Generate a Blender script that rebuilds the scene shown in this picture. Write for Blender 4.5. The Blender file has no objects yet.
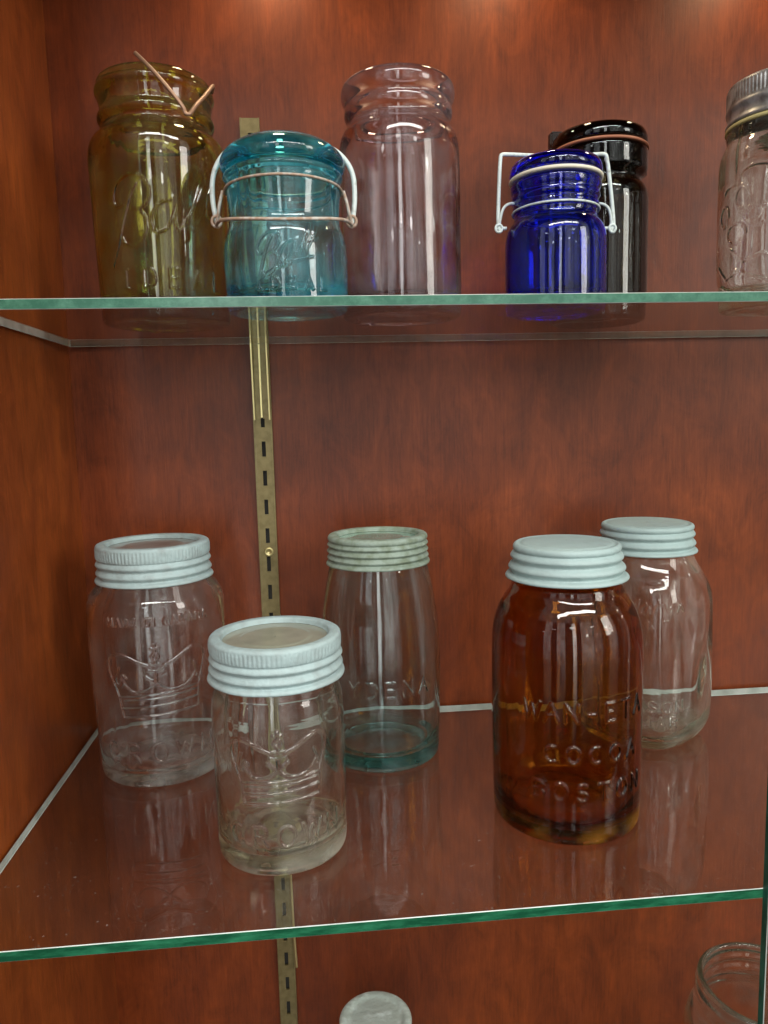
import bpy, bmesh, math, random
import numpy as np
from mathutils import Vector, Matrix
S = bpy.context.scene
COL = S.collection
PI = math.pi
random.seed(7); RNG = np.random.RandomState(11)

# ------------------------------------------------------------------ camera
CAM = Vector((0.20487, -0.65517, 0.26333)); YAW, PITCH, ROLL, F = 0.08772, 0.12275, -0.02459, 739.84
fw = Vector((math.sin(YAW)*math.cos(PITCH), math.cos(YAW)*math.cos(PITCH), -math.sin(PITCH)))
rt = Vector((math.cos(YAW), -math.sin(YAW), 0)); up = rt.cross(fw)
r2 = rt*math.cos(ROLL) + up*math.sin(ROLL); u2 = up*math.cos(ROLL) - rt*math.sin(ROLL)
cd = bpy.data.cameras.new('camera'); cam = bpy.data.objects.new('camera', cd); COL.objects.link(cam)
M = Matrix((r2, u2, -fw)).transposed().to_4x4(); M.translation = CAM
cam.matrix_world = M
cd.sensor_fit = 'VERTICAL'; cd.sensor_height = 36; cd.lens = F/1024*36
cd.clip_start = .01; cd.clip_end = 50
S.camera = cam

# ------------------------------------------------------------------ render settings
S.render.engine = 'CYCLES'
S.view_settings.view_transform = 'Standard'; S.view_settings.look = 'None'
S.view_settings.exposure = .18; S.view_settings.gamma = 1
c = S.cycles
c.max_bounces = 32; c.transmission_bounces = 28; c.transparent_max_bounces = 32
c.glossy_bounces = 10; c.diffuse_bounces = 3; c.volume_bounces = 0
c.caustics_refractive = True; c.caustics_reflective = False; c.blur_glossy = .6
c.sample_clamp_indirect = 3.0; c.sample_clamp_direct = 0
c.use_denoising = True

# ------------------------------------------------------------------ world: the dim room behind the photographer
W = bpy.data.worlds.new('World'); S.world = W; W.use_nodes = True
nt = W.node_tree; nt.nodes.clear()
def N(t, **k):
    n = nt.nodes.new(t)
    for a, b in k.items(): setattr(n, a, b)
    return n
def L(a, b): nt.links.new(a, b)
def mth(op, a, b=None, cl=False):
    n = N('ShaderNodeMath', operation=op, use_clamp=cl)
    for i, v in enumerate((a, b)):
        if v is None: continue
        if isinstance(v, (int, float)): n.inputs[i].default_value = v
        else: L(v, n.inputs[i])
    return n.outputs[0]
tc = N('ShaderNodeTexCoord'); sx = N('ShaderNodeSeparateXYZ'); L(tc.outputs['Generated'], sx.inputs[0])
az = mth('ADD', mth('DIVIDE', mth('ARCTAN2', sx.outputs[0], mth('MULTIPLY', sx.outputs[1], -1.0)), 2*PI), .5)
rp = N('ShaderNodeValToRGB'); L(az, rp.inputs[0]); cr = rp.color_ramp; cr.interpolation = 'CONSTANT'
bands = [(0.0, (.10, .07, .06)), (.20, (.16, .14, .13)), (.30, (.07, .06, .055)), (.355, (1.0, 1.03, 1.06)), (.385, (.12, .10, .10)),
         (.410, (1.25, 1.3, 1.33)), (.445, (.14, .11, .11)), (.476, (4.6, 4.8, 4.7)), (.492, (.18, .15, .15)), (.508, (1.35, 1.35, 1.30)),
         (.56, (.80, .78, .75)), (.60, (.16, .13, .13)), (.63, (1.3, 1.3, 1.25)), (.675, (.12, .10, .10)), (.70, (.60, .58, .55)), (.745, (.10, .08, .07))]
while len(cr.elements) < len(bands): cr.elements.new(.5)
for e, (p, col) in zip(cr.elements, bands): e.position = p; e.color = (*col, 1)
el = sx.outputs[2]
ceil_ = N('ShaderNodeMapRange'); L(el, ceil_.inputs[0]); ceil_.inputs[1].default_value = .50; ceil_.inputs[2].default_value = .56
flo = N('ShaderNodeMapRange'); L(el, flo.inputs[0]); flo.inputs[1].default_value = -.42; flo.inputs[2].default_value = -.06
m1 = N('ShaderNodeMixRGB'); m1.inputs[1].default_value = (.030, .018, .010, 1); L(flo.outputs[0], m1.inputs[0]); L(rp.outputs[0], m1.inputs[2])
m2 = N('ShaderNodeMixRGB'); m2.inputs[2].default_value = (.50, .485, .46, 1); L(ceil_.outputs[0], m2.inputs[0]); L(m1.outputs[0], m2.inputs[1])
def frac_in(v, sc, off, wdt):
    f = mth('FRACT', mth('ADD', mth('MULTIPLY', v, sc), off)); return mth('LESS_THAN', f, wdt)
zz = mth('MAXIMUM', el, .05)
px_ = frac_in(mth('DIVIDE', sx.outputs[0], zz), .8, .35, .20); py_ = frac_in(mth('DIVIDE', sx.outputs[1], zz), .55, .2, .11)
pan = mth('MULTIPLY', mth('MULTIPLY', px_, py_), mth('GREATER_THAN', el, .22))
mp_ = N('ShaderNodeMixRGB'); mp_.inputs[2].default_value = (11, 11, 10.5, 1); L(pan, mp_.inputs[0]); L(m2.outputs[0], mp_.inputs[1]); m2 = mp_
nz = N('ShaderNodeTexNoise'); nz.inputs['Scale'].default_value = 9; L(tc.outputs['Generated'], nz.inputs['Vector'])
mr = N('ShaderNodeMapRange'); L(nz.outputs[0], mr.inputs[0]); mr.inputs[1].default_value = .35; mr.inputs[2].default_value = .65; mr.inputs[3].default_value = .6; mr.inputs[4].default_value = 1.35
m3 = N('ShaderNodeMixRGB', blend_type='MULTIPLY'); m3.inputs[0].default_value = 1; L(m2.outputs[0], m3.inputs[1]); L(mr.outputs[0], m3.inputs[2])
bg = N('ShaderNodeBackground'); bg.inputs[1].default_value = 1.0; L(m3.outputs[0], bg.inputs[0])
wo = N('ShaderNodeOutputWorld'); L(bg.outputs[0], wo.inputs[0])

# ------------------------------------------------------------------ lamps
def look(o, target):
    d = Vector(target) - o.location; o.rotation_euler = d.to_track_quat('-Z', 'Y').to_euler()
def area(name, loc, target, sx_, sy_, power, col):
    l = bpy.data.lights.new(name, 'AREA'); l.shape = 'RECTANGLE'; l.size = sx_; l.size_y = sy_; l.energy = power; l.color = col
    o = bpy.data.objects.new(name, l); COL.objects.link(o); o.location = loc; look(o, target); return o
area('ceiling_panel_lamp', (.45, -1.45, 1.55), (.35, 0, .1), 2.0, .15, 24, (1, .97, .93))
area('side_room_lamp', (1.9, -1.5, .9), (.1, 0, .2), .5, .9, 15, (1, .93, .86))
for i, (x, z) in enumerate(((.178, .690), (.378, .690), (.600, .690))):
    l = bpy.data.lights.new('puck_lamp', 'SPOT'); l.energy = 1.15; l.color = (1, .78, .48); l.spot_size = math.radians(140); l.spot_blend = 1.0
    l.shadow_soft_size = .018
    o = bpy.data.objects.new('puck_lamp', l); COL.objects.link(o); o.location = (x, -.058, z); look(o, (x, -.010, .45))

# ------------------------------------------------------------------ materials
def new_mat(name):
    m = bpy.data.materials.new(name); m.use_nodes = True
    global nt; nt = m.node_tree; nt.nodes.clear(); return m
def out(surf, vol=None):
    o = N('ShaderNodeOutputMaterial'); L(surf, o.inputs['Surface'])
    if vol: L(vol, o.inputs['Volume'])
def glass(name, T, path=.005, rough=0.0, bump=0.0, bscale=60, haze=.012, foot_haze=.10, hcol=(.80, .79, .74)):
    """clear glass: real refraction plus absorption; T = what is left of light after `path` metres of it"""
    m = new_mat(name)
    g = N('ShaderNodeBsdfGlass'); g.inputs['IOR'].default_value = 1.5; g.inputs['Roughness'].default_value = rough
    if bump:
        t = N('ShaderNodeTexCoord'); n = N('ShaderNodeTexNoise'); n.inputs['Scale'].default_value = bscale; n.inputs['Detail'].default_value = 3
        L(t.outputs['Object'], n.inputs['Vector'])
        b = N('ShaderNodeBump'); b.inputs['Strength'].default_value = bump; b.inputs['Distance'].default_value = .002
        L(n.outputs[0], b.inputs['Height']); L(b.outputs[0], g.inputs['Normal'])
    s = [max(-math.log(t)/path, .01) for t in T]; d = max(s)*1.02
    v = N('ShaderNodeVolumeAbsorption'); v.inputs['Density'].default_value = d
    v.inputs['Color'].default_value = (*[1-a/d for a in s], 1)
    # dried film and floor residue, doubling as painted milky reflections and lamplit jar bases
    t = N('ShaderNodeTexCoord'); sp = N('ShaderNodeSeparateXYZ'); L(t.outputs['Object'], sp.inputs[0])
    n = N('ShaderNodeTexNoise'); n.inputs['Scale'].default_value = 38; n.inputs['Detail'].default_value = 5; L(t.outputs['Object'], n.inputs['Vector'])
    r = N('ShaderNodeMapRange'); L(n.outputs[0], r.inputs[0]); r.inputs[1].default_value = .42; r.inputs[2].default_value = .66; r.inputs[3].default_value = .15; r.inputs[4].default_value = 2.2
    f = N('ShaderNodeMapRange'); L(sp.outputs[2], f.inputs[0]); f.inputs[1].default_value = .016; f.inputs[2].default_value = .004; f.inputs[3].default_value = haze; f.inputs[4].default_value = foot_haze
    df = N('ShaderNodeBsdfDiffuse'); df.inputs[0].default_value = (*hcol, 1)
    tl = N('ShaderNodeBsdfTranslucent'); tl.inputs[0].default_value = (*hcol, 1)
    mm = N('ShaderNodeMixShader'); L(df.outputs[0], mm.inputs[1]); L(tl.outputs[0], mm.inputs[2])
    mx = N('ShaderNodeMixShader'); L(mth('MULTIPLY', r.outputs[0], f.outputs[0]), mx.inputs[0]); L(g.outputs[0], mx.inputs[1]); L(mm.outputs[0], mx.inputs[2])
    out(mx.outputs[0], v.outputs[0]); return m
def princ(name, base, rough=.5, metal=0, spec=.5, coat=0, noise=None, bump=None, coat_r=.1):
    m = new_mat(name); p = N('ShaderNodeBsdfPrincipled')
    p.inputs['Base Color'].default_value = (*base, 1); p.inputs['Roughness'].default_value = rough
    p.inputs['Metallic'].default_value = metal; p.inputs['Specular IOR Level'].default_value = spec
    p.inputs['Coat Weight'].default_value = coat; p.inputs['Coat Roughness'].default_value = coat_r
    t = N('ShaderNodeTexCoord')
    if noise:
        col2, sc, lo, hi = noise
        n = N('ShaderNodeTexNoise'); n.inputs['Scale'].default_value = sc; n.inputs['Detail'].default_value = 6
        L(t.outputs['Object'], n.inputs['Vector'])
        r = N('ShaderNodeMapRange'); L(n.outputs[0], r.inputs[0]); r.inputs[1].default_value = lo; r.inputs[2].default_value = hi
        mx = N('ShaderNodeMixRGB'); mx.inputs[1].default_value = (*base, 1); mx.inputs[2].default_value = (*col2, 1)
        L(r.outputs[0], mx.inputs[0]); L(mx.outputs[0], p.inputs['Base Color'])
    if bump:
        sc, st, dist = bump
        n = N('ShaderNodeTexNoise'); n.inputs['Scale'].default_value = sc; n.inputs['Detail'].default_value = 5
        L(t.outputs['Object'], n.inputs['Vector'])
        b = N('ShaderNodeBump'); b.inputs['Strength'].default_value = st; b.inputs['Distance'].default_value = dist
        L(n.outputs[0], b.inputs['Height']); L(b.outputs[0], p.inputs['Normal'])
    out(p.outputs[0]); return m

def wood(name, c1, c2, c3):
    m = new_mat(name); p = N('ShaderNodeBsdfPrincipled')
    t = N('ShaderNodeTexCoord')
    def noise(scale, sxyz, det=6, rough=.6, dist=0):
        mp = N('ShaderNodeMapping'); mp.inputs['Scale'].default_value = sxyz; L(t.outputs['Object'], mp.inputs[0])
        n = N('ShaderNodeTexNoise'); n.inputs['Scale'].default_value = scale; n.inputs['Detail'].default_value = det
        n.inputs['Roughness'].default_value = rough; n.inputs['Distortion'].default_value = dist; L(mp.outputs[0], n.inputs['Vector']); return n.outputs[0]
    fine = noise(520, (1, 1, .06), 5, .75)
    mid = noise(60, (1, 1, .14), 5, .65, .6)
    big = noise(7, (1, 1, .45), 4, .6, .8)
    fig = noise(34, (1, 1, .55), 5, .7, 1.2)
    def rng(v, a, b):
        r = N('ShaderNodeMapRange'); L(v, r.inputs[0]); r.inputs[1].default_value = a; r.inputs[2].default_value = b; return r.outputs[0]
    a = N('ShaderNodeMixRGB'); a.inputs[1].default_value = (*c1, 1); a.inputs[2].default_value = (*c2, 1); L(rng(big, .36, .66), a.inputs[0])
    b = N('ShaderNodeMixRGB'); L(a.outputs[0], b.inputs[1]); b.inputs[2].default_value = (*c3, 1)
    L(mth('MULTIPLY', rng(mid, .42, .72), .42), b.inputs[0])
    d = N('ShaderNodeMixRGB', blend_type='MULTIPLY'); L(b.outputs[0], d.inputs[1]); d.inputs[0].default_value = 1
    g = mth('ADD', mth('MULTIPLY', rng(fine, .34, .68), .36), mth('ADD', mth('MULTIPLY', rng(fig, .3, .7), .44), .52))
    L(g, d.inputs[2]); L(d.outputs[0], p.inputs['Base Color'])
    p.inputs['Roughness'].default_value = .42; p.inputs['Coat Weight'].default_value = .14; p.inputs['Coat Roughness'].default_value = .28; p.inputs['Specular IOR Level'].default_value = .28
    bp = N('ShaderNodeBump'); bp.inputs['Strength'].default_value = .25; bp.inputs['Distance'].default_value = .0006
    L(mth('ADD', fine, mth('MULTIPLY', mid, .8)), bp.inputs['Height']); L(bp.outputs[0], p.inputs['Normal'])
    out(p.outputs[0]); return m
M_wood = wood('mahogany', (.235, .047, .009), (.145, .028, .007), (.080, .016, .005))
M_wood_lit = wood('mahogany_lit', (.32, .075, .013), (.21, .045, .010), (.12, .024, .008))  # lighter, more orange copy of the mahogany, with warm light in its colour

def sheet_glass(name, tint, gain=1.2):
    """thin pane seen through its faces: see-through, mirror by Fresnel, faint dust"""
    m = new_mat(name)
    fr = N('ShaderNodeFresnel'); fr.inputs[0].default_value = 1.52
    tr = N('ShaderNodeBsdfTransparent'); tr.inputs[0].default_value = (*tint, 1)
    gl = N('ShaderNodeBsdfGlossy'); gl.inputs['Roughness'].default_value = .0; gl.inputs[0].default_value = (1, 1, 1, 1)
    df = N('ShaderNodeBsdfDiffuse'); df.inputs[0].default_value = (.7, .68, .64, 1)
    t = N('ShaderNodeTexCoord'); n = N('ShaderNodeTexNoise'); n.inputs['Scale'].default_value = 420; n.inputs['Detail'].default_value = 1; L(t.outputs['Object'], n.inputs['Vector'])
    n2 = N('ShaderNodeTexNoise'); n2.inputs['Scale'].default_value = 9; n2.inputs['Detail'].default_value = 5; L(t.outputs['Object'], n2.inputs['Vector'])
    sp = mth('MULTIPLY', mth('GREATER_THAN', n.outputs[0], .765), .22)
    du = mth('ADD', sp, mth('MULTIPLY', mth('SUBTRACT', n2.outputs[0], .28, True), .018))
    a = N('ShaderNodeMixShader'); L(du, a.inputs[0]); L(tr.outputs[0], a.inputs[1]); L(df.outputs[0], a.inputs[2])
    b = N('ShaderNodeMixShader'); ge = N('ShaderNodeNewGeometry'); L(mth('MULTIPLY', mth('MULTIPLY', fr.outputs[0], gain, True), mth('SUBTRACT', 1.0, ge.outputs['Backfacing'])), b.inputs[0]); L(a.outputs[0], b.inputs[1]); L(gl.outputs[0], b.inputs[2])
    out(b.outputs[0]); return m
M_pane = sheet_glass('shelf_glass_face', (.955, .975, .965), 1.9)
M_pane_up = sheet_glass('upper_shelf_glass_face', (.955, .975, .965), 1.15)
def edge_mat(name, base, light, rough=.22, sc=(1, 1, 1)):
    m = new_mat(name); p = N('ShaderNodeBsdfPrincipled'); t = N('ShaderNodeTexCoord')
    mp = N('ShaderNodeMapping'); mp.inputs['Scale'].default_value = sc; L(t.outputs['Object'], mp.inputs[0])
    n = N('ShaderNodeTexNoise'); n.inputs['Scale'].default_value = 85; n.inputs['Detail'].default_value = 5; n.inputs['Roughness'].default_value = .7; L(mp.outputs[0], n.inputs['Vector'])
    r = N('ShaderNodeMapRange'); L(n.outputs[0], r.inputs[0]); r.inputs[1].default_value = .42; r.inputs[2].default_value = .68
    mx = N('ShaderNodeMixRGB'); mx.inputs[1].default_value = (*base, 1); mx.inputs[2].default_value = (*light, 1); L(r.outputs[0], mx.inputs[0])
    L(mx.outputs[0], p.inputs['Base Color']); p.inputs['Roughness'].default_value = rough
    out(p.outputs[0]); return m
M_edge = edge_mat('shelf_glass_edge', (.008, .075, .036), (.028, .19, .095), rough=.12, sc=(.5, 1, 2.5))
M_edge_pale = edge_mat('upper_shelf_glass_edge', (.035, .14, .09), (.085, .24, .16))
M_edge_back = edge_mat('shelf_glass_back_edge', (.10, .115, .085), (.17, .18, .14))
M_door_edge = edge_mat('door_glass_edge', (.008, .07, .045), (.02, .15, .10), sc=(1, 1, .35))
M_arris = princ('ground_glass_arris', (.60, .68, .64), .4, spec=.8, noise=((.22, .32, .28), 45, .45, .75))
M_zinc = princ('pale_zinc', (.37, .485, .485), .58, noise=((.29, .355, .35), 110, .44, .80), bump=(240, .6, .0012))
M_zinc_green = princ('weathered_zinc', (.30, .38, .32), .6, noise=((.19, .24, .17), 130, .4, .66), bump=(500, .5, .0007))
M_zinc_flat = princ('smooth_zinc', (.38, .50, .49), .52, noise=((.35, .45, .44), 90, .42, .80), bump=(170, .5, .0012))
M_milk = princ('lid_liner_tan', (.34, .35, .27), .35, noise=((.24, .26, .20), 60, .35, .7), coat=.5)
M_grayliner = princ('lid_liner_grey', (.27, .28, .26), .3, noise=((.16, .16, .14), 50, .35, .7), coat=.5)
M_greenliner = princ('lid_liner_green', (.22, .42, .34), .2, noise=((.35, .52, .45), 70, .45, .7), coat=.8)
M_tin = princ('dull_tin', (.42, .41, .41), .36, metal=.55, noise=((.17, .16, .15), 120, .4, .7))
M_brass = princ('brass_strip', (.24, .19, .085), .42, metal=.6, noise=((.18, .14, .06), 180, .4, .7))
M_brass_b = princ('bright_brass', (.62, .53, .25), .3, metal=.7)
M_wire_w = princ('pale_wire', (.66, .74, .72), .5, noise=((.45, .48, .44), 300, .5, .7))
M_wire_r = princ('rusty_wire', (.40, .27, .19), .55, noise=((.55, .53, .48), 260, .45, .65), bump=(900, .5, .0004))
M_wire_c = princ('coppery_wire', (.32, .19, .12), .42, metal=.4)
M_gask_w = princ('cream_gasket', (.82, .76, .62), .5)
M_gask_r = princ('red_gasket', (.36, .13, .07), .5)
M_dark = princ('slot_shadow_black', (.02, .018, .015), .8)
M_rubber = princ('amber_rubber', (.52, .45, .20), .4)
G_clear = glass('clear_glass', (.986, .99, .98), haze=.028, foot_haze=.22, hcol=(.95, .95, .90))
G_clear2 = glass('clear_straw_glass', (.980, .982, .955), haze=.030, foot_haze=.22, hcol=(.95, .93, .78))
G_aqua_pale = glass('pale_aqua_glass', (.87, .968, .962), haze=.016, foot_haze=.12, hcol=(.45, .76, .74))
G_amber = glass('amber_glass', (.62, .285, .040), haze=.006, foot_haze=.22, hcol=(.85, .36, .04))
G_yellow = glass('olive_yellow_glass', (.72, .71, .26), haze=.036, foot_haze=.05, hcol=(.52, .58, .34))
G_aqua = glass('aqua_glass', (.64, .95, .985), haze=.08, foot_haze=.10, hcol=(.20, .80, .92))  # aqua haze paints in the light held by this jar
G_purple = glass('pale_purple_glass', (.85, .805, .835), haze=.045, foot_haze=.06, hcol=(.70, .68, .72))
G_blue = glass('cobalt_glass', (.055, .12, .96), haze=.02, foot_haze=.03, hcol=(.06, .14, .95))
G_black = glass('dark_olive_glass', (.15, .13, .08), haze=.004, foot_haze=.01, hcol=(.20, .21, .18))
G_frost = princ('opal_lid_glass', (.40, .47, .43), .22, noise=((.58, .68, .65), 90, .5, .68), bump=(160, .8, .0015), coat=.6)

# ------------------------------------------------------------------ object helpers
def link_mesh(name, verts, faces, mats, parent=None, smooth=True, mat_idx=None):
    me = bpy.data.meshes.new(name); verts = np.asarray(verts, np.float32)
    if isinstance(faces, np.ndarray):
        nf = len(faces); me.vertices.add(len(verts)); me.vertices.foreach_set('co', verts.ravel())
        me.loops.add(nf*4); me.loops.foreach_set('vertex_index', faces.astype(np.int32).ravel())
        me.polygons.add(nf); me.polygons.foreach_set('loop_start', np.arange(0, nf*4, 4, dtype=np.int32))
        me.update(calc_edges=True)
    else:
        me.from_pydata([tuple(map(float, v)) for v in verts], [], faces)
    me.validate()
    if smooth: me.polygons.foreach_set('use_smooth', np.ones(len(me.polygons), bool))
    for m in (mats if isinstance(mats, (list, tuple)) else [mats]): me.materials.append(m)
    if mat_idx is not None: me.polygons.foreach_set('material_index', np.asarray(mat_idx, np.int32))
    me.update()
    o = bpy.data.objects.new(name, me); COL.objects.link(o)
    if parent: o.parent = parent
    return o
def thing(name, label, cat, loc=(0, 0, 0), rotz=0, group=None):
    o = bpy.data.objects.new(name, None); COL.objects.link(o); o.empty_display_size = .02
    o.location = loc; o.rotation_euler = (0, 0, rotz); o['label'] = label; o['category'] = cat
    if group: o['group'] = group
    return o
def boxes(name, bl, mat, parent=None, bevel=0, smooth=False):
    bm = bmesh.new()
    for (x0, x1, y0, y1, z0, z1) in bl:
        r = bmesh.ops.create_cube(bm, size=1)
        for v in r['verts']:
            v.co = Vector(((x0+x1)/2+v.co.x*(x1-x0), (y0+y1)/2+v.co.y*(y1-y0), (z0+z1)/2+v.co.z*(z1-z0)))
    if bevel: bmesh.ops.bevel(bm, geom=bm.edges[:], offset=bevel, segments=2, affect='EDGES')
    me = bpy.data.meshes.new(name); bm.to_mesh(me); bm.free(); me.materials.append(mat)
    o = bpy.data.objects.new(name, me); COL.objects.link(o)
    if parent: o.parent = parent
    return o

def chaikin(p, it=2, keep=()):
    p = [np.array(a, float) for a in p]
    for _ in range(it):
        q = [p[0]]
        for a, b in zip(p[:-1], p[1:]): q += [a*.75+b*.25, a*.25+b*.75]
        q.append(p[-1]); p = q
    return np.array(p)
def resample(p, ds):
    p = np.asarray(p); d = np.r_[0, np.cumsum(np.linalg.norm(np.diff(p, axis=0), axis=1))]
    n = max(2, int(round(d[-1]/ds))+1); t = np.linspace(0, d[-1], n)
    return np.stack([np.interp(t, d, p[:, i]) for i in range(p.shape[1])], 1)
def tube(name, pts, r, mat, parent=None, it=2, closed=False, seg=10, ds=.0012):
    P = np.array(pts, float)
    if closed: P = np.vstack([P, P[:1]])
    if it: P = chaikin(P, it)
    P = resample(P, ds); n = len(P)
    if closed: P = P[:-1]; n -= 1
    T = (np.roll(P, -1, 0)-np.roll(P, 1, 0)) if closed else np.gradient(P, axis=0)
    T /= np.linalg.norm(T, axis=1)[:, None]
    ref = np.array([0.1, 0.2, 1.]); ref /= np.linalg.norm(ref)
    V = []; a = np.linspace(0, 2*PI, seg, endpoint=False); u = np.cross(T[0], ref); u /= np.linalg.norm(u)
    for i in range(n):
        u = u-T[i]*(u@T[i]); u /= np.linalg.norm(u); w = np.cross(T[i], u)
        V.append(P[i]+r*(np.cos(a)[:, None]*u+np.sin(a)[:, None]*w))
    V = np.concatenate(V); Fc = []
    rows = n if closed else n-1
    for i in range(rows):
        j = (i+1) % n
        for k in range(seg): Fc.append((i*seg+k, i*seg+(k+1) % seg, j*seg+(k+1) % seg, j*seg+k))
    if not closed: Fc += [tuple(range(seg))[::-1], tuple((n-1)*seg+k for k in range(seg))]
    return link_mesh(name, V, Fc, mat, parent)

# ------------------------------------------------------------------ raised lettering as strokes
def arc(cx, cy, rx, ry, a0, a1, n=12):
    return [(cx+rx*math.cos(math.radians(a0+(a1-a0)*i/n)), cy+ry*math.sin(math.radians(a0+(a1-a0)*i/n))) for i in range(n+1)]
GL = {  # unit-height capitals: width, strokes
 'A': (.75, [[(0, 0), (.375, 1), (.75, 0)], [(.15, .36), (.6, .36)]]),
 'B': (.62, [[(0, 0), (0, 1)], [(0, 1)]+arc(.33, .76, .25, .24, 90, -90)+[(0, .52)], [(0, .52)]+arc(.35, .26, .27, .26, 90, -90)+[(0, 0)]]),
 'C': (.66, [arc(.38, .5, .38, .5, 66, 294, 16)]),
 'D': (.66, [[(0, 0), (0, 1)]+arc(.24, .5, .42, .5, 90, -90, 14)+[(0, 0)]]),
 'E': (.55, [[(.55, 1), (0, 1), (0, 0), (.55, 0)], [(0, .52), (.42, .52)]]),
 'G': (.72, [arc(.38, .5, .38, .5, 55, 320, 16)+[(.70, .42), (.42, .42)]]),
 'H': (.64, [[(0, 0), (0, 1)], [(.64, 0), (.64, 1)], [(0, .5), (.64, .5)]]),
 'I': (.12, [[(.06, 0), (.06, 1)], [(-.08, 1), (.2, 1)], [(-.08, 0), (.2, 0)]]),
 'J': (.45, [[(.42, 1), (.42, .25)]+arc(.21, .24, .21, .24, 0, -170, 8)]),
 'L': (.5, [[(0, 1), (0, 0), (.5, 0)]]),
 'M': (.8, [[(0, 0), (.06, 1), (.4, .25), (.74, 1), (.8, 0)]]),
 'N': (.66, [[(0, 0), (0, 1), (.66, 0), (.66, 1)]]),
 'O': (.76, [arc(.38, .5, .38, .5, 0, 360, 22)]),
 'Q': (.76, [arc(.38, .5, .38, .5, 0, 360, 22), [(.45, .3), (.78, -.05)]]),
 'R': (.64, [[(0, 0), (0, 1)], [(0, 1)]+arc(.34, .75, .26, .25, 90, -90)+[(0, .5)], [(.3, .5), (.64, 0)]]),
 'S': (.58, [arc(.30, .75, .26, .25, 40, 250, 10)+arc(.28, .25, .28, .25, 70, -150, 10)]),
 'T': (.64, [[(.32, 0), (.32, 1)], [(0, 1), (.64, 1)]]),
 'V': (.7, [[(0, 1), (.35, 0), (.7, 1)]]),
 'U': (.66, [[(0, 1), (0, .33)]+arc(.33, .33, .33, .33, 180, 360, 10)+[(.66, 1)]]),
 'W': (.95, [[(0, 1), (.24, 0), (.475, .8), (.71, 0), (.95, 1)]]),
 'Y': (.66, [[(0, 1), (.33, .5), (.66, 1)], [(.33, .5), (.33, 0)]]),
 'K': (.62, [[(0, 0), (0, 1)], [(.6, 1), (0, .42)], [(.2, .6), (.62, 0)]]),
 '-': (.36, [[(.02, .45), (.34, .45)]]), ' ': (.4, [])}
def text(s, cx, z0, h, gap=.3, pitch=None, curve=0, slant=0):
    """strokes for a line of capitals centred at arc position cx, feet at z0; pitch = fixed advance in metres"""
    ws = [GL[ch][0]*h for ch in s]
    if pitch: xs = [cx+(i-(len(s)-1)/2)*pitch-w/2 for i, w in enumerate(ws)]
    else:
        tot = sum(ws)+gap*h*(len(s)-1); x = cx-tot/2; xs = []
        for w in ws: xs.append(x); x += w+gap*h
    o = []
    for ch, x in zip(s, xs):
        for st in GL[ch][1]:
            o.append([(x+a*h+slant*b*h, z0+b*h+curve*((x+a*h-cx)**2)) for a, b in st])
    return o
BALL = [  # traced script word, picture-like units, y down
 [(157, 793), (170, 765), (190, 725), (205, 680), (222, 630), (245, 575), (262, 552)],
 [(215, 612), (190, 622), (176, 600), (185, 562), (215, 532), (255, 520), (292, 538), (308, 572), (297, 608), (265, 630), (243, 626)],
 [(265, 630), (288, 650), (290, 690), (270, 725), (240, 742), (215, 735), (205, 710)],
 [(368, 600), (338, 605), (308, 640), (300, 680), (320, 702), (350, 690), (372, 650), (385, 606), (374, 660), (388, 688)],
 [(388, 688), (420, 652), (458, 592), (480, 545), (474, 532), (452, 580), (434, 640), (440, 668), (452, 664)],
 [(452, 664), (484, 622), (516, 566), (532, 520), (526, 508), (506, 552), (490, 612), (496, 636), (515, 622)]]
def script(strokes, cx, cz, k, ox=340, oy=650, shear=0, sm=2):
    o = []
    for st in strokes:
        p = [((x-ox)*k+cx, (oy-y)*k+cz+shear*(x-ox)*k) for x, y in st]
        o.append([tuple(a) for a in chaikin(p, sm)])
    return o
CROWN = [
 [(270, 285), (230, 270), (190, 245), (140, 222), (90, 218), (50, 240), (38, 280), (45, 330), (65, 390), (90, 440), (105, 500), (110, 560), (118, 592)],
 [(380, 285), (420, 270), (465, 240), (520, 210), (570, 208), (605, 240), (608, 290), (590, 350), (575, 400), (565, 440), (562, 500), (558, 570)],
 [(105, 472), (330, 460), (562, 440)], [(135, 492), (330, 482), (548, 466)], [(108, 538), (330, 526), (560, 508)], [(118, 592), (330, 582), (556, 568)],
 [(130, 370), (150, 410), (190, 440), (240, 440), (290, 420), (322, 385)],
 [(322, 385), (350, 420), (410, 440), (470, 430), (520, 400), (545, 360)],
 [(108, 300), (92, 345), (85, 380), (98, 405), (120, 392), (118, 350), (132, 338), (150, 358)],
 [(535, 300), (552, 340), (560, 378), (545, 396), (528, 380)],
 [(322, 385), (322, 330)], [(280, 320), (365, 318)], [(265, 350), (300, 375)], [(375, 345), (345, 372)],
 [(300, 235), (322, 210), (345, 235), (322, 262), (300, 235)], [(322, 262), (322, 300)], [(290, 285), (355, 283)],
 [(322, 210), (322, 170)], [(300, 190), (345, 190)], [(270, 285), (300, 300), (322, 300), (350, 300), (380, 285)]]

def seg_dist(U, V, strokes, wmax):
    """distance field from grid points to all strokes (only near ones are worked out)"""
    D = np.full(U.shape, 9.0)
    for st in strokes:
        for (x0, y0), (x1, y1) in zip(st[:-1], st[1:]):
            m = (U > min(x0, x1)-wmax) & (U < max(x0, x1)+wmax) & (V > min(y0, y1)-wmax) & (V < max(y0, y1)+wmax)
            if not m.any(): continue
            px, py = U[m]-x0, V[m]-y0; dx, dy = x1-x0, y1-y0; l2 = dx*dx+dy*dy+1e-14
            t = np.clip((px*dx+py*dy)/l2, 0, 1)
            D[m] = np.minimum(D[m], np.hypot(px-t*dx, py-t*dy))
    return D

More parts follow.
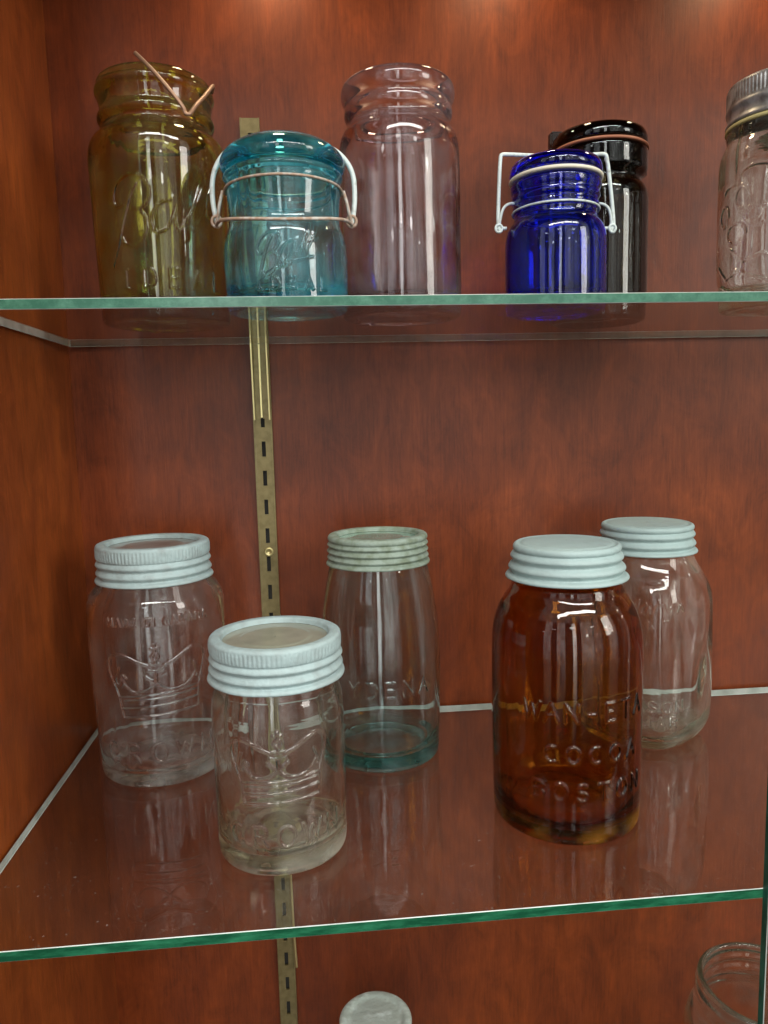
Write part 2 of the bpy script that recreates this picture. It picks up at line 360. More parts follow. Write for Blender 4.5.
def jar_body(name, outer, inner, mat, parent, strokes=(), face=0.0, relief=.0007, width=.0011, wav=(.00008, .00022), seed=0,
             square=None, fine=.00034, ds=.00040, letters_u=0.0, chk=2):
    """one closed lathe skin: outer profile from the foot up to the lip, then the inner wall back down.
    face = angle (from -Y towards +X) of the lettered side."""
    rs = np.random.RandomState(seed)
    po = resample(chaikin(outer, chk), ds if len(strokes) else .0012); pi_ = resample(chaikin(inner, chk), .0018)
    prof = np.vstack([po, pi_]); no = len(po)
    R = max(a[0] for a in outer)
    if len(strokes):
        half = 1.75; nf = int(2*half*R/fine); th = np.r_[np.linspace(-half, half, nf, endpoint=False), np.linspace(half, 2*PI-half, 70, endpoint=False)]
    else: th = np.linspace(-PI, PI, 160, endpoint=False)
    nc = len(th); nr = len(prof)
    TH, RR = np.meshgrid(th, prof[:, 0]); _, ZZ = np.meshgrid(th, prof[:, 1])
    isout = (np.arange(nr) < no)[:, None]
    rad = RR.copy()
    # uneven hand-worked glass
    w = np.zeros_like(RR)
    for _ in range(9):
        k = rs.randint(1, 7); f = rs.uniform(10, 90); w += rs.uniform(.3, 1)*np.sin(k*TH+rs.uniform(0, 6.28))*np.sin(f*ZZ+rs.uniform(0, 6.28))
    for _ in range(8):
        k = rs.randint(5, 13); f = rs.uniform(40, 160); w += rs.uniform(.05, .2)*np.sin(k*TH+f*ZZ*rs.choice([-1, 1])*.3+rs.uniform(0, 6.28))*np.sin(f*ZZ+rs.uniform(0, 6.28))
    w2 = np.roll(w, nc//3, axis=1)
    taper = np.clip(RR/(.5*R), 0, 1)**2
    rad += np.where(isout, w*wav[0], w2*wav[1])*taper/2.2
    if len(strokes):
        D = seg_dist(TH*R-letters_u, ZZ, strokes, width*1.3)
        h = np.clip(1-(D/width)**2, 0, 1)**1.1
        rad += np.where(isout, h*relief, 0)*(RR > .3*R)
    if square:
        n, phi, zlo, zhi, amt = square
        cth, sth = np.abs(np.cos(TH+phi)), np.abs(np.sin(TH+phi))
        mlt = (cth**n+sth**n)**(-1./n)
        b = np.clip((ZZ-zhi)/(zlo-zhi), 0, 1); b = b*b*(3-2*b)*amt
        rad *= 1+(mlt-1)*b
    A = TH+face
    X = rad*np.sin(A); Y = -rad*np.cos(A)
    V = np.stack([X, Y, ZZ], -1).reshape(-1, 3)
    i, j = np.meshgrid(np.arange(nr-1), np.arange(nc), indexing='ij'); j2 = (j+1) % nc
    Fq = np.stack([i*nc+j, i*nc+j2, (i+1)*nc+j2, (i+1)*nc+j], -1).reshape(-1, 4)
    # close both poles
    o = None
    c0 = len(V); V = np.vstack([V, [[0, 0, prof[0, 1]], [0, 0, prof[-1, 1]]]])
    me_faces = Fq
    tri0 = [(c0, (k+1) % nc, k) for k in range(nc)]; base = (nr-1)*nc
    tri1 = [(c0+1, base+k, base+(k+1) % nc) for k in range(nc)]
    me = bpy.data.meshes.new(name); nf_, nt_ = len(Fq), len(tri0)+len(tri1)
    me.vertices.add(len(V)); me.vertices.foreach_set('co', V.astype(np.float32).ravel())
    loops = np.r_[Fq.ravel(), np.array(tri0+tri1).ravel()].astype(np.int32)
    me.loops.add(len(loops)); me.loops.foreach_set('vertex_index', loops)
    me.polygons.add(nf_+nt_)
    me.polygons.foreach_set('loop_start', np.r_[np.arange(nf_)*4, nf_*4+np.arange(nt_)*3].astype(np.int32))
    me.update(calc_edges=True); me.validate()
    me.polygons.foreach_set('use_smooth', np.ones(nf_+nt_, bool)); me.materials.append(mat); me.update()
    ob = bpy.data.objects.new(name, me); COL.objects.link(ob); ob.parent = parent
    return ob

def lathe(name, prof, mat, parent, n=144, knurl=None, it=0, square=None, wob=0, seed=1, z0=0):
    """lathe with a closed or open profile; knurl=(zlo, zhi, depth, teeth)"""
    P = resample(chaikin(prof, it) if it else np.array(prof, float), .0007)
    if knurl: n = knurl[3]*4
    th = np.linspace(0, 2*PI, n, endpoint=False); TH, RR = np.meshgrid(th, P[:, 0]); _, ZZ = np.meshgrid(th, P[:, 1])
    RR = RR.copy()
    if knurl:
        m = np.clip((ZZ-knurl[0])/.0006, 0, 1)*np.clip((knurl[1]-ZZ)/.0006, 0, 1)*(RR > .9*P[:, 0].max())
        RR += m*knurl[2]*np.sin(TH*knurl[3])
    if wob:
        rs = np.random.RandomState(seed)
        for _ in range(5): RR *= 1+wob*rs.uniform(.3, 1)*np.sin(rs.randint(2, 9)*TH+rs.uniform(0, 6))*np.sin(rs.uniform(60, 400)*ZZ+rs.uniform(0, 6))
    if square:
        nn, phi = square; RR *= (np.abs(np.cos(TH+phi))**nn+np.abs(np.sin(TH+phi))**nn)**(-1./nn)
    V = np.stack([RR*np.sin(TH), -RR*np.cos(TH), ZZ+z0], -1).reshape(-1, 3); nr = len(P)
    i, j = np.meshgrid(np.arange(nr-1), np.arange(n), indexing='ij'); j2 = (j+1) % n
    Fq = np.stack([i*n+j, i*n+j2, (i+1)*n+j2, (i+1)*n+j], -1).reshape(-1, 4)
    return link_mesh(name, V, Fq, mat, parent)

# ------------------------------------------------------------------ the cabinet
def setting(o, label=None):
    o['kind'] = 'structure'
    if label: o['label'] = label
H1, T = .33078, .006; Z1 = H1+T
XD = .4335; DEP2, DEP1 = .29225, .209
Z3 = -.365
bp_ = boxes('cabinet_back_wall', [(-.02, 1.15, 0, .018, -.6, .93)], M_wood); setting(bp_, 'reddish mahogany back wall of the display cabinet')
sp_ = boxes('cabinet_side_wall', [(-.020, 0, -.36, -.0005, -.6, .93)], M_wood_lit); setting(sp_, 'orange brown mahogany side wall of the display cabinet')

tp_ = boxes('cabinet_ceiling', [(-.02, 1.15, -.36, -.0005, .70, .72)], M_wood_lit); setting(tp_, 'unseen wooden ceiling of the display cabinet, added for shade')  # out of view; added to block overhead room light from the back wall
def shelf(label, z_top, depth, x0, x1, mats, y_back=-.004, ch=.00035):
    bm = bmesh.new(); r = bmesh.ops.create_cube(bm, size=1)
    for v in r['verts']: v.co = Vector(((x0+x1)/2+v.co.x*(x1-x0), (-depth+y_back)/2+v.co.y*(depth+y_back), z_top-T/2+v.co.z*T))
    bmesh.ops.bevel(bm, geom=bm.edges[:], offset=ch, segments=1, affect='EDGES')
    bm.normal_update()
    for f in bm.faces:
        n = f.normal
        f.material_index = 0 if abs(n.z) > .98 else (1 if n.y < -.98 else 3 if n.y > .98 else 2)
    me = bpy.data.meshes.new('glass_shelf'); bm.to_mesh(me); bm.free()
    for m in mats: me.materials.append(m)
    o = bpy.data.objects.new('glass_shelf', me); COL.objects.link(o)
    o['label'] = label; o['category'] = 'shelf'; o['group'] = 'glass shelves of the cabinet'
    return o
shelf('wide green edged glass shelf holding the five zinc lidded jars', 0, DEP2, .0025, 1.0, [M_pane, M_edge, M_arris, M_arris])
shelf('narrower glass shelf seen from below, under the coloured glass jars', Z1, DEP1, .0025, 1.0, [M_pane_up, M_edge_pale, M_arris, M_edge_back])
shelf('lowest glass shelf, under the open mouthed jar', Z3, DEP2, .0025, 1.0, [M_pane, M_edge, M_arris, M_edge_back])

# sliding glass door leaf
def door():
    x0, x1, y0, y1, z0, z1 = XD, 1.05, -DEP2-.020, -DEP2-.0145, -.55, .92
    bm = bmesh.new(); r = bmesh.ops.create_cube(bm, size=1)
    for v in r['verts']: v.co = Vector(((x0+x1)/2+v.co.x*(x1-x0), (y0+y1)/2+v.co.y*(y1-y0), (z0+z1)/2+v.co.z*(z1-z0)))
    bmesh.ops.bevel(bm, geom=bm.edges[:], offset=.0004, segments=1, affect='EDGES'); bm.normal_update()
    for f in bm.faces:
        n = f.normal; f.material_index = 0 if abs(n.y) > .98 else (1 if max(abs(n.x), abs(n.z)) > .98 else 2)
    me = bpy.data.meshes.new('sliding_glass_door'); bm.to_mesh(me); bm.free()
    for m in (M_pane, M_door_edge, M_arris): me.materials.append(m)
    o = bpy.data.objects.new('sliding_glass_door', me); COL.objects.link(o)
    o['label'] = 'clear sliding glass door with a dark green upright edge'; o['category'] = 'glass door'
door()

# slotted brass strip on the back wall
XS = .1588
st = thing('shelf_standard', 'upright slotted brass strip screwed to the back wall', 'shelf strip', (XS, 0, 0))
W2, SW, SH, PT = .0080, .0017, .0066, .02537
zt, zb = .5133, -.50
zs = []; z = .1907
while z+PT < zt-.012: z += PT
while z > zb+.012: zs.append(z); z -= PT
fr = []
fr += [(-W2, -SW, -.0042, -.0026, zb, zt), (SW, W2, -.0042, -.0026, zb, zt)]
prev = zt
for z in zs: fr.append((-SW, SW, -.0042, -.0026, z+SH, prev)); prev = z-SH
fr.append((-SW, SW, -.0042, -.0026, zb, prev))
fr += [(-W2, -W2+.0014, -.0026, 0, zb, zt), (W2-.0014, W2, -.0026, 0, zb, zt), (-W2, -W2+.0014, -.0050, -.0042, zb, zt), (W2-.0014, W2, -.0050, -.0042, zb, zt)]
boxes('strip_channel', fr, M_brass, st)
boxes('slot_shade_strip', [(-SW-.001, SW+.001, -.0012, -.0002, zb, zt)], M_dark, st)  # black strip painting in the shade seen through the slots
scr = lathe('screw', [(0, 0), (.0012, .0002), (.0018, .0009), (.0032, .0016), (.0040, .0008), (.0040, 0)], M_brass_b, st, 40); scr.location = (.0005, -.0042, .1509)
scr.rotation_euler = (PI/2, 0, 0)
# brackets clasping the strip under each shelf
def bracket(label, ztop, hgt, depth, wid=.0070):
    b = thing('shelf_bracket', label, 'shelf bracket', (XS, 0, ztop), 0, 'brass brackets under the glass shelves')
    for s in (-1, 1):
        bm = bmesh.new(); x0 = s*wid; x1 = s*(wid-.0012)
        prof = [(-.0052, 0), (-depth, 0), (-depth, -.006), (-.010, -hgt), (-.0052, -hgt)]
        a = [bm.verts.new((x0, y, z)) for y, z in prof]; c_ = [bm.verts.new((x1, y, z)) for y, z in prof]
        bm.faces.new(a); bm.faces.new(c_[::-1])
        for i in range(5): bm.faces.new((a[i], c_[i], c_[(i+1) % 5], a[(i+1) % 5]))
        bmesh.ops.recalc_face_normals(bm, faces=bm.faces)
        me = bpy.data.meshes.new('side_plate'); bm.to_mesh(me); bm.free(); me.materials.append(M_brass_b)
        o = bpy.data.objects.new('side_plate', me); COL.objects.link(o); o.parent = b
    boxes('web', [(-wid+.0013, -.0012, -.0062, -.0053, -hgt+.001, -.0003), (.0006, wid-.0013, -.0062, -.0053, -hgt+.001, -.0003)], M_brass, b)
    boxes('centre_rib', [(-.0010, .0004, -.0080, -.0053, -hgt+.002, -.0003)], M_brass_b, b)
    return b
bracket('brass bracket under the upper shelf, clasped on the slotted strip', H1-.0002, .064, .016)
b2 = bracket('brass bracket under the middle shelf, behind the small front jar', -T-.0002, .060, .016)
tube('retaining_wire', [(.0072, -.012, -.045), (.0078, -.012, -.14), (.0085, -.012, -.20), (.0098, -.0115, -.238)], .0011, M_brass_b, b2)
bracket('brass bracket under the lowest shelf, low on the slotted strip', Z3-T-.0002, .060, .016)

# ------------------------------------------------------------------ jars
CAMXY = Vector((CAM.x, CAM.y))
def face_to_cam(x, y): return math.atan2(CAM.x-x, -(CAM.y-y))
def inner_of(rn, z_lip, rb, zsh, floor=.006, wall=.0028, base_r=None):
    return [(rn, z_lip), (rn-.0006, z_lip-.003), (rn-.0004, z_lip-.012), (rn, zsh+.008), (rb-wall, zsh-.014), (rb-wall, .03), (rb-wall-.001, .018), (rb-wall-.006, floor+.001), (rb*.55, floor), (rb*.3, floor+.0015), (.0008, floor+.002)]
def foot(rb, push=.003, rnd=.009):
    return [(.0008, push), (rb*.45, push), (rb*.74, push*.6), (rb*.84, .0003), (rb-rnd*.38, .0003), (rb-rnd*.10, .0012), (rb-.0001, rnd*.6), (rb, rnd*1.5)]

def zinc_lid(parent, zb_, zt_, r, mat, top='insert', liner=None, knurl=True, rings=2, dome=0.0, rtop=None):
    """threaded zinc cap: skirt lip, rolled rings, (knurled) top band, rim and recessed liner or flat top"""
    h = zt_-zb_; rt_ = rtop or r-.0008
    P = [(r-.0022, zb_), (r+.0004, zb_), (r+.0008, zb_+.0012), (r-.0004, zb_+.0028)]
    z = zb_+.0028; band = h*(.42 if knurl else .24); rh = (h-.0028-band)/rings
    for k in range(rings):
        rk = r+(rt_-r)*(k+1)/(rings+1)
        P += [(rk-.0018, z+rh*.06), (rk-.0020, z+rh*.18), (rk-.0002, z+rh*.48), (rk+.0001, z+rh*.62), (rk-.0010, z+rh*.9)]
        z += rh
    P += [(rt_-.0017, z+.0004), (rt_-.0004, z+.0014)]
    P += [(rt_-.0002, zt_-.0024), (rt_-.0008, zt_-.0009), (rt_-.0022, zt_-.0001)]
    if top == 'insert': P += [(r*.84, zt_), (r*.80, zt_-.0006), (r*.785, zt_-.0032), (r*.775, zt_-.0034)]
    else: P += [(rt_*.93, zt_), (rt_*.90, zt_-.0006), (rt_*.86, zt_-.0007), (rt_*.80, zt_+dome*.3), (rt_*.4, zt_+dome*.9), (.0005, zt_+dome)]
    o = lathe('lid', P, mat, parent, 180, knurl=(z+.0010, zt_-.0026, .00028, 92) if knurl else None, it=1, wob=.0030, seed=int(zb_*1e4))
    if top == 'insert':
        lathe('lid_liner', [(.0005, zt_-.0030), (r*.5, zt_-.0029), (r*.55, zt_-.0034), (r*.72, zt_-.0036), (r*.79, zt_-.0036)], liner or M_milk, o, 120)
    return o

ROWB = 'jars lined up on the middle glass shelf'; ROWT = 'coloured glass jars on the upper shelf'
# -- J1: large clear crown jar
x, y = .0774, -.0830
j = thing('glass_jar', 'large clear jar embossed with a crown, knurled zinc lid, in the left back corner', 'jar', (x, y, .0002), 0, ROWB)
R = .0505
emb = script(CROWN, -.0035, .0800, .000128, 322, 400) + text('CROWN', -.0045, .0215, .0135, pitch=.0192) + text('MADE IN CANADA', 0, .1235, .0052, gap=.45)
jar_body('jar_body', foot(.0478, .004, .012)+[(.0495, .045), (.0508, .09), (.0512, .122), (.0508, .131), (.0490, .138), (.0450, .1435), (.0420, .147), (.0400, .151), (.0400, .168), (.0385, .1695)],
         inner_of(.0375, .1695, .0505, .142, .008), G_clear, j, emb, face_to_cam(x, y), relief=.00085, width=.00110, seed=3)
zinc_lid(j, .1483, .1766, .0430, M_zinc, liner=M_grayliner)
# -- J2: small front crown jar
x, y = .1752, -.2095
j = thing('glass_jar', 'small clear crown jar with a tan topped zinc lid, at the shelf front', 'jar', (x, y, .0002), 0, ROWB)
emb = script(CROWN, -.0015, .0655, .000104, 322, 400) + text('CROWN', .002, .0195, .0125, pitch=.0155)
jar_body('jar_body', foot(.0402, .004, .009)+[(.0405, .045), (.0405, .085), (.0404, .094), (.0392, .1005), (.0378, .104), (.0370, .108), (.0370, .126), (.0355, .128)],
         inner_of(.0345, .128, .0405, .103, .009), G_clear2, j, emb, face_to_cam(x, y), relief=.00085, width=.00110, wav=(.00010, .00035), seed=5)
zinc_lid(j, .1103, .1366, .0412, M_zinc, liner=M_milk)
# -- J3: aqua tapered
x, y = .2493, -.0860
j = thing('glass_jar', 'pale aqua tapered jar with a greenish ringed lid, left of the amber jar', 'jar', (x, y, .0002), 0, ROWB)
emb = text('YDENA', .007, .0600, .0115, pitch=.0140)
jar_body('jar_body', foot(.0455, .0035, .009)+[(.0465, .03), (.0472, .055), (.0474, .075), (.0470, .092), (.0458, .108), (.0438, .124), (.0414, .138), (.0390, .149), (.0372, .155), (.0365, .170), (.0350, .172)],
         [(.0335, .172), (.033, .165), (.0345, .151), (.0404, .125), (.0442, .092), (.0440, .06), (.0432, .025), (.0400, .012), (.030, .0085), (.012, .0085), (.0008, .009)],
         G_aqua_pale, j, emb, face_to_cam(x, y), relief=.0008, width=.0010, seed=8)
zinc_lid(j, .1534, .1765, .0399, M_zinc_green, liner=M_greenliner, knurl=False, rings=3)
# -- J4: amber
x, y = .3631, -.1955
j = thing('glass_jar', 'tall dark amber jar embossed in three lines, under a plain pale zinc lid', 'jar', (x, y, .0002), 0, ROWB)
emb = text('WAN-ETA', .0160, .0805, .0112, pitch=.0122) + text('COCOA', .0185, .0550, .0100, pitch=.0135) + text('BOSTON', .0175, .0310, .0105, pitch=.0135)
jar_body('jar_body', foot(.0478, .005, .011)+[(.0484, .04), (.0484, .08), (.0484, .112), (.0480, .123), (.0466, .132), (.0440, .140), (.0405, .1465), (.0372, .1510), (.0358, .154), (.0345, .1575), (.0318, .1600), (.0312, .176), (.0305, .178)],
         inner_of(.0285, .178, .0484, .149, .0065, .0030), G_amber, j, emb, face_to_cam(x, y), relief=.00085, width=.00110, seed=12)
zinc_lid(j, .1601, .1826, .0384, M_zinc_flat, top='flat', knurl=False, rings=2, dome=.0012, rtop=.0345)
# -- J5: square clear jar
x, y = .4705, -.0790
j = thing('glass_jar', 'squarish clear jar with a plain pale zinc lid, behind the amber jar', 'jar', (x, y, .0002), 0, ROWB)
MARY = [[(150, 720), (180, 660), (200, 610), (205, 680), (240, 610), (235, 690), (262, 640)], [(262, 640), (300, 600), (262, 700)],
        [(330, 640), (300, 660), (300, 690), (330, 690), (345, 640), (345, 690)], [(370, 690), (385, 640), (410, 640)],
        [(430, 640), (440, 680), (470, 640), (450, 730), (420, 740)], [(500, 690), (520, 640), (540, 690)], [(290, 560), (330, 530), (380, 545), (430, 530)]]
emb = script(MARY, .002, .118, .00013, 340, 650, .05) + text('MASON', .006, .0350, .0085, pitch=.0098) + text('JAR', .012, .0225, .0085, pitch=.0095) + text('K', .004, .101, .005)
jar_body('jar_body', [(.0008, .003), (.020, .003), (.030, .0022), (.034, .0003), (.0375, .0003), (.0410, .003), (.0455, .0105), (.0475, .018), (.0478, .035), (.0478, .09), (.0476, .112), (.0455, .126), (.0420, .137), (.0385, .1445), (.0365, .149), (.0352, .1525), (.0328, .1545), (.0326, .170), (.032, .172)],
         inner_of(.0300, .172, .0476, .142, .008, .0030), G_clear2, j, emb, face_to_cam(x, y), relief=.00080, width=.0010, wav=(.00018, .0005), seed=21,
         square=(4.0, .52, .118, .148, .62))
zinc_lid(j, .1531, .1758, .0384, M_zinc_flat, top='flat', knurl=False, rings=2, dome=.0006, rtop=.0362)

# ------------------------------------------------------------------ upper shelf
ZT = Z1+.0002
# -- K1: olive yellow open jar
x, y = .0975, -.0774; b = ZT
j = thing('glass_jar', 'tall olive yellow open jar with a loose bail wire at its neck', 'jar', (x, y, b), 0, ROWT)
emb = script(BALL, .0015, .0690, .000215, 345, 640) + text('IDEAL', .0065, .0205, .0125, pitch=.0175)
jar_body('jar_body', foot(.0462, .004, .010)+[(.0468, .03), (.0478, .07), (.0486, .105), (.0489, .112), (.0484, .1200), (.0462, .1265), (.0415, .1315), (.0385, .1345), (.0380, .1370), (.0402, .1400), (.0410, .1425), (.0402, .1450),
         (.0388, .1465), (.0388, .1500), (.0398, .1560), (.0414, .1590), (.0416, .1615), (.0404, .1635), (.0400, .1665), (.0385, .1685), (.0370, .1688)],
         [(.0350, .1685), (.0345, .164), (.0350, .148), (.0350, .136), (.0400, .127), (.0448, .117), (.0450, .08), (.0440, .03), (.0425, .016), (.038, .009), (.02, .0075), (.0008, .0085)],
         G_yellow, j, emb, face_to_cam(x, y), relief=.00085, width=.00110, seed=31)
wp = [(.1385, .5000, -.083), (.1413, .5030, -.09), (.1364, .4886, -.105), (.1316, .4775, -.1175), (.1296, .4725, -.1215), (.1284, .4695, -.1235), (.1262, .4688, -.1245), (.1246, .4703, -.1240), (.1250, .4728, -.1228), (.1159, .4849, -.1225), (.1029, .501, -.118), (.0925, .5124, -.112)]
tube('bail_wire', [(a-x, c_-y, b_-b) for a, b_, c_ in wp], .0014, M_wire_c, j, it=2)
# -- K2: aqua lightning jar
x, y = .1885, -.1313
j = thing('glass_jar', 'squat aqua jar with a glass lid clamped by a rusty white wire bail', 'jar', (x, y, b), 0, ROWT)
emb = script(BALL, .001, .0345, .000118, 345, 640, .28) + [[(-.018, .0165), (-.008, .0225), (.004, .0265), (.017, .0305)]] + text('IDEAL', .0035, .0105, .0068, pitch=.0110)
jar_body('jar_body', foot(.0410, .004, .009)+[(.0415, .03), (.0414, .040), (.0405, .0475), (.0385, .0530), (.0372, .0565), (.0368, .061), (.0370, .070), (.0378, .076), (.0382, .080), (.0378, .084), (.0392, .0865), (.0402, .0885), (.0385, .0905), (.0365, .0910)],
         [(.0335, .0910), (.0330, .086), (.0335, .065), (.0340, .056), (.0372, .047), (.0380, .03), (.0372, .017), (.032, .0095), (.016, .008), (.0008, .009)],
         G_aqua, j, emb, face_to_cam(x, y), relief=.0007, width=.0010, seed=41, ds=.0004)
lid = jar_body('glass_lid', [(.0008, .1045), (.022, .1040), (.029, .1000), (.0318, .0930), (.0335, .0914), (.0362, .0914), (.0392, .0918), (.0408, .0935), (.0418, .0965), (.0412, .0995), (.0390, .1030), (.0340, .1070), (.0270, .1105), (.020, .1120)],
         [(.0195, .1105), (.016, .1098), (.0008, .1100)], G_aqua, j, (), 0, seed=43)
def ring(name, r, z, tr, mat, parent, phase=0, dz=0, n=40):
    return tube(name, [(r*math.sin(2*PI*k/n), -r*math.cos(2*PI*k/n), z+dz*math.cos(2*PI*k/n)) for k in range(n)], tr, mat, parent, it=1, closed=True)
ring('neck_wire', .0390, .0800, .0009, M_wire_r, j)
pv = .0462
tube('bail_wire', [(-.0445, 0, .0590), (-.0462, 0, .0660), (-.0475, 0, .0760), (-.0468, 0, .0900), (-.0420, 0, .1010), (-.034, .002, .1095), (-.022, .003, .1135), (0, .003, .1140), (.022, .003, .1135), (.034, .002, .1095), (.0425, 0, .1015), (.0474, 0, .0920), (.0480, 0, .078), (.0468, 0, .0665), (.0450, 0, .0590)], .0017, M_wire_w, j)
lev = [(-.0400, -.004, .0800), (-.0425, -.005, .0710), (-.0440, -.003, .0635), (-.0458, 0, .0590), (-.0440, -.0100, .0575), (-.0400, -.0260, .0560), (-.0270, -.0385, .0535), (0, -.0445, .0515),
       (.0270, -.0385, .0535), (.0400, -.0260, .0560), (.0440, -.0100, .0575), (.0458, 0, .0590), (.0440, -.003, .0635), (.0425, -.005, .0710), (.0400, -.004, .0800)]
tube('clamp_lever', lev, .0011, M_wire_r, j)
for s in (-1, 1):
    tube('pivot_loop', [(s*.0452+.0032*math.cos(t), -.0015-.0005*math.sin(t), .0612+.0036*math.sin(t)) for t in np.linspace(0, 2*PI, 14)[:-1]], .0010, M_wire_r, j, it=1, closed=True)
# -- K3: purple open jar
x, y = .2712, -.0958
j = thing('glass_jar', 'tall faintly purple open jar with a thick rolled rim', 'jar', (x, y, b), 0, ROWT)
jar_body('jar_body', foot(.0440, .004, .010)+[(.0440, .04), (.0440, .09), (.0439, .110), (.0434, .1200), (.0418, .1275), (.0380, .1325), (.0364, .1355), (.0370, .1385), (.0386, .1405), (.0390, .1435), (.0384, .1465), (.0380, .1480), (.0396, .1505), (.0408, .1535), (.0410, .1570), (.0404, .1600), (.0390, .1620), (.0370, .1630)],
         [(.0345, .1628), (.0338, .158), (.0340, .140), (.0345, .133), (.0385, .123), (.0410, .112), (.0410, .06), (.0405, .02), (.037, .0105), (.02, .008), (.0008, .009)],
         G_purple, j, (), 0, wav=(.00010, .00035), seed=51)
# -- K4: cobalt jar
x, y = .3821, -.1126
j = thing('glass_jar', 'small cobalt blue jar with a cream gasket and white wire bail', 'jar', (x, y, b), 0, ROWT)
jar_body('jar_body', foot(.0358, .004, .008)+[(.0362, .02), (.0362, .045), (.0360, .0515), (.0350, .0580), (.0325, .0630), (.0300, .0655), (.0292, .0685), (.0294, .0715), (.0306, .0730), (.0306, .0750), (.0300, .0770), (.0304, .0785), (.0314, .0800), (.0312, .0825), (.0306, .0840), (.0316, .0860), (.0320, .0890), (.0318, .0915), (.0300, .0925)],
         [(.0265, .0925), (.0262, .088), (.0262, .068), (.0290, .062), (.0325, .054), (.0330, .03), (.0322, .015), (.027, .009), (.012, .008), (.0008, .009)],
         G_blue, j, (), 0, seed=61)
jar_body('glass_lid', [(.0008, .1015), (.018, .1010), (.0245, .0985), (.0265, .0962), (.029, .0958), (.0312, .0960), (.0324, .0975), (.0326, .1000), (.0318, .1030), (.0298, .1058), (.0262, .1072), (.020, .1078)],
         [(.0195, .1065), (.016, .1060), (.0008, .1062)], G_blue, j, (), 0, seed=63)
lathe('gasket', [(.027, .0928), (.0322, .0928), (.0330, .0934), (.0332, .0942), (.0330, .0950), (.0322, .0956), (.027, .0956), (.027, .0928)], M_gask_w, j, 120)
ring('neck_wire', .0306, .0725, .0008, M_wire_w, j)
tube('bail_wire', [(-.0405, 0, .0590), (-.0418, 0, .0620), (-.0424, 0, .0660), (-.0408, 0, .1030), (-.0402, 0, .1100), (-.0398, 0, .1118), (-.0370, 0, .1122), (-.0180, .001, .1118), (0, .001, .1112), (.0180, .001, .1118), (.0350, 0, .1130), (.0372, 0, .1122), (.0378, 0, .1100), (.0395, 0, .1000), (.0436, 0, .0660), (.0430, 0, .0620), (.0412, 0, .0590)], .0014, M_wire_w, j, it=2)
for s in (-1, 1):
    tube('side_lug', [(s*.0296, 0, .0785), (s*.0330, -.001, .0785), (s*.0372, -.002, .0768), (s*.0398, -.002, .0730), (s*.0412, -.001, .0660), (s*.0415, 0, .0612)], .0010, M_wire_w, j)
    tube('pivot_pin', [(s*.0360, 0, .0615), (s*.0435, 0, .0612)], .0012, M_wire_w, j, it=0)
    tube('pivot_loop', [(s*.0412+.0008*s+.0025*math.cos(t), -.0015, .0610+.0028*math.sin(t)) for t in np.linspace(0, 2*PI, 14)[:-1]], .0009, M_wire_w, j, it=1, closed=True)
# -- K5: dark jar with square collar
x, y = .4346, -.0583
j = thing('glass_jar', 'near black olive jar with a square collar, standing behind the cobalt jar', 'jar', (x, y, b), 0, ROWT)
jar_body('jar_body', foot(.0378, .004, .008)+[(.0382, .02), (.0382, .06), (.0382, .090), (.0376, .0975), (.0355, .1030), (.0325, .1060), (.0322, .1085), (.0345, .1110), (.0370, .1140), (.0372, .1200), (.0372, .1290), (.0365, .1300)],
         [(.030, .1300), (.0295, .125), (.0295, .108), (.0330, .100), (.0348, .088), (.0348, .03), (.034, .015), (.028, .009), (.012, .008), (.0008, .009)],
         G_black, j, (), 0, seed=71, square=None)
lathe('gasket', [(.028, .1303), (.0372, .1303), (.0380, .1310), (.0380, .1318), (.0372, .1325), (.028, .1325)], M_gask_r, j, 120)
jar_body('glass_lid', [(.0008, .1328), (.028, .1328), (.0345, .1330), (.0366, .1342), (.0370, .1375), (.0362, .1415), (.0340, .1445), (.0295, .1460), (.022, .1465)],
         [(.0215, .1450), (.016, .1445), (.0008, .1447)], G_black, j, (), 0, seed=73)
bk = boxes('back_plate', [(-.0375, .0425, .004, .012, .116, .1500)], G_black, j, bevel=.0014)
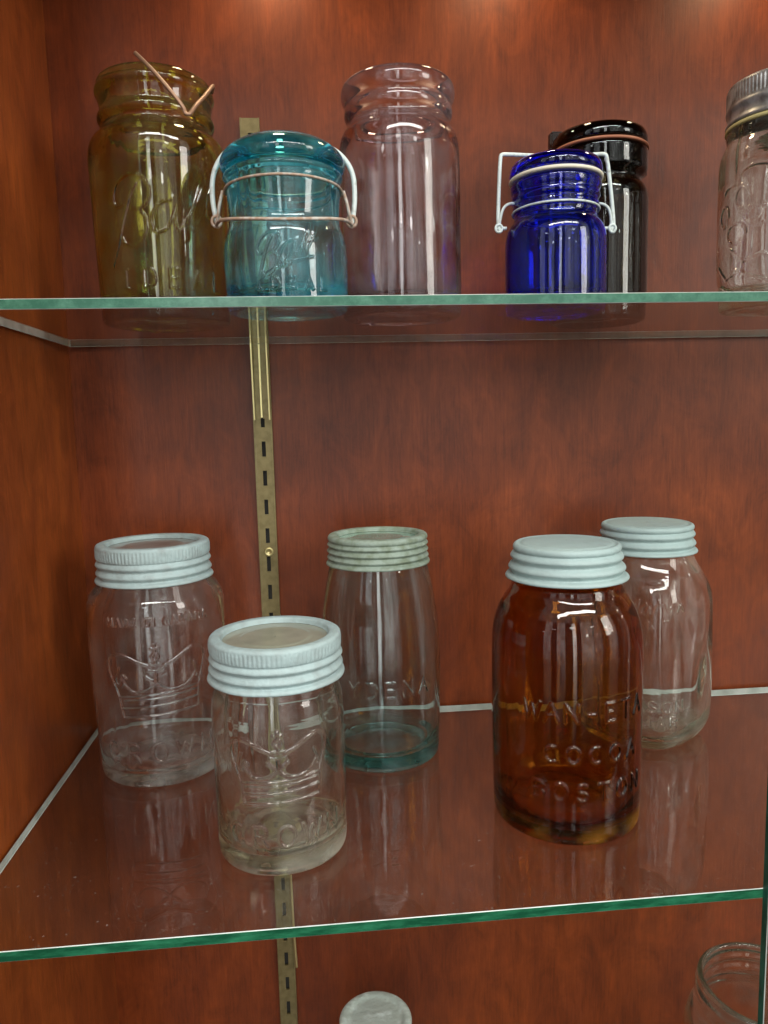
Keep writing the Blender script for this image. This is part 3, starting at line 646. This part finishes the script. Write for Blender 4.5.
# -- K6: clear jar with tin lid
x, y = .5447, -.1219
j = thing('glass_jar', 'clear jar with a dull knurled tin lid over a yellowish neck ring', 'jar', (x, y, b), 0, ROWT)
CURL = [arc(0, 0, .008, .007, 0, 300), arc(.012, .012, .006, .005, 90, 420), arc(-.012, .014, .005, .007, 0, 280), [(-.02, -.02), (-.01, -.03), (.004, -.026), (.014, -.034)], [(-.018, -.034), (0, -.042), (.016, -.046)], arc(-.002, .03, .010, .004, 180, 0)]
emb = [[(a-.012, b_+.062) for a, b_ in s_] for s_ in CURL]+[[(a-.028, b_+.052) for a, b_ in s_] for s_ in CURL]
jar_body('jar_body', foot(.0375, .004, .009)+[(.0398, .028), (.0400, .07), (.0400, .100), (.0394, .1090), (.0372, .1150), (.0352, .1185), (.0350, .1215), (.0358, .1240), (.0352, .1270), (.0345, .130), (.0340, .150), (.0325, .153)],
         inner_of(.0315, .153, .0398, .116, .008), G_clear2, j, emb, face_to_cam(x, y), relief=.0006, width=.0013, wav=(.00010, .00035), seed=81)
lathe('rubber_ring', [(.0335, .1275), (.0362, .1275), (.0366, .1285), (.0364, .1300), (.0335, .1302)], M_rubber, j, 100)
P = [(.0340, .1306), (.0362, .1306), (.0366, .1325), (.0352, .1345), (.0350, .1380), (.0362, .1410), (.0364, .1425), (.0356, .1445), (.0358, .1560), (.0350, .1580), (.0320, .1588), (.030, .1578), (.0005, .1576)]
lathe('lid', P, M_tin, j, knurl=(.1452, .1562, .00035, 84), it=1)

# ------------------------------------------------------------------ lowest shelf
ROWL = 'jars on the lowest shelf, only their tops in view'
x, y = .2375, -.078; b3 = Z3+.0002; zl = -.245-b3
j = thing('glass_jar', 'low jar showing only its round frosted pale glass lid', 'jar', (x, y, b3), 0, ROWL)
jar_body('jar_body', foot(.0315, .003, .008)+[(.032, .03), (.032, zl-.035), (.030, zl-.025), (.0275, zl-.018), (.0272, zl-.008), (.026, zl-.0066)],
         inner_of(.024, zl-.0066, .032, zl-.028, .007, .0026), G_clear, j, (), 0, seed=91)
jar_body('glass_lid', [(.0008, zl-.0062), (.022, zl-.0062), (.0300, zl-.0055), (.0316, zl-.0035), (.0310, zl-.0008), (.0285, zl), (.0250, zl-.0001), (.0235, zl-.0012)],
         [(.0215, zl-.0016), (.012, zl-.0012), (.0008, zl-.0006)], G_frost, j, (), 0, seed=93, wav=(.0002, .0002))
x, y = .492, -.222; zl = -.120-b3
j = thing('glass_jar', 'tall open clear jar whose threaded mouth shows beside the sliding door edge', 'jar', (x, y, b3), 0, ROWL)
jar_body('jar_body', foot(.048, .003, .010)+[(.0495, .04), (.0500, zl-.055), (.0492, zl-.040), (.0465, zl-.030), (.0432, zl-.024), (.0420, zl-.019), (.0428, zl-.0165), (.0422, zl-.0140), (.0412, zl-.0115), (.0422, zl-.0090), (.0420, zl-.0070), (.0408, zl-.0050), (.0412, zl-.0020), (.0400, zl), (.0385, zl)],
         inner_of(.0375, zl, .050, zl-.026, .008), G_clear2, j, (), 0, seed=95, chk=2)
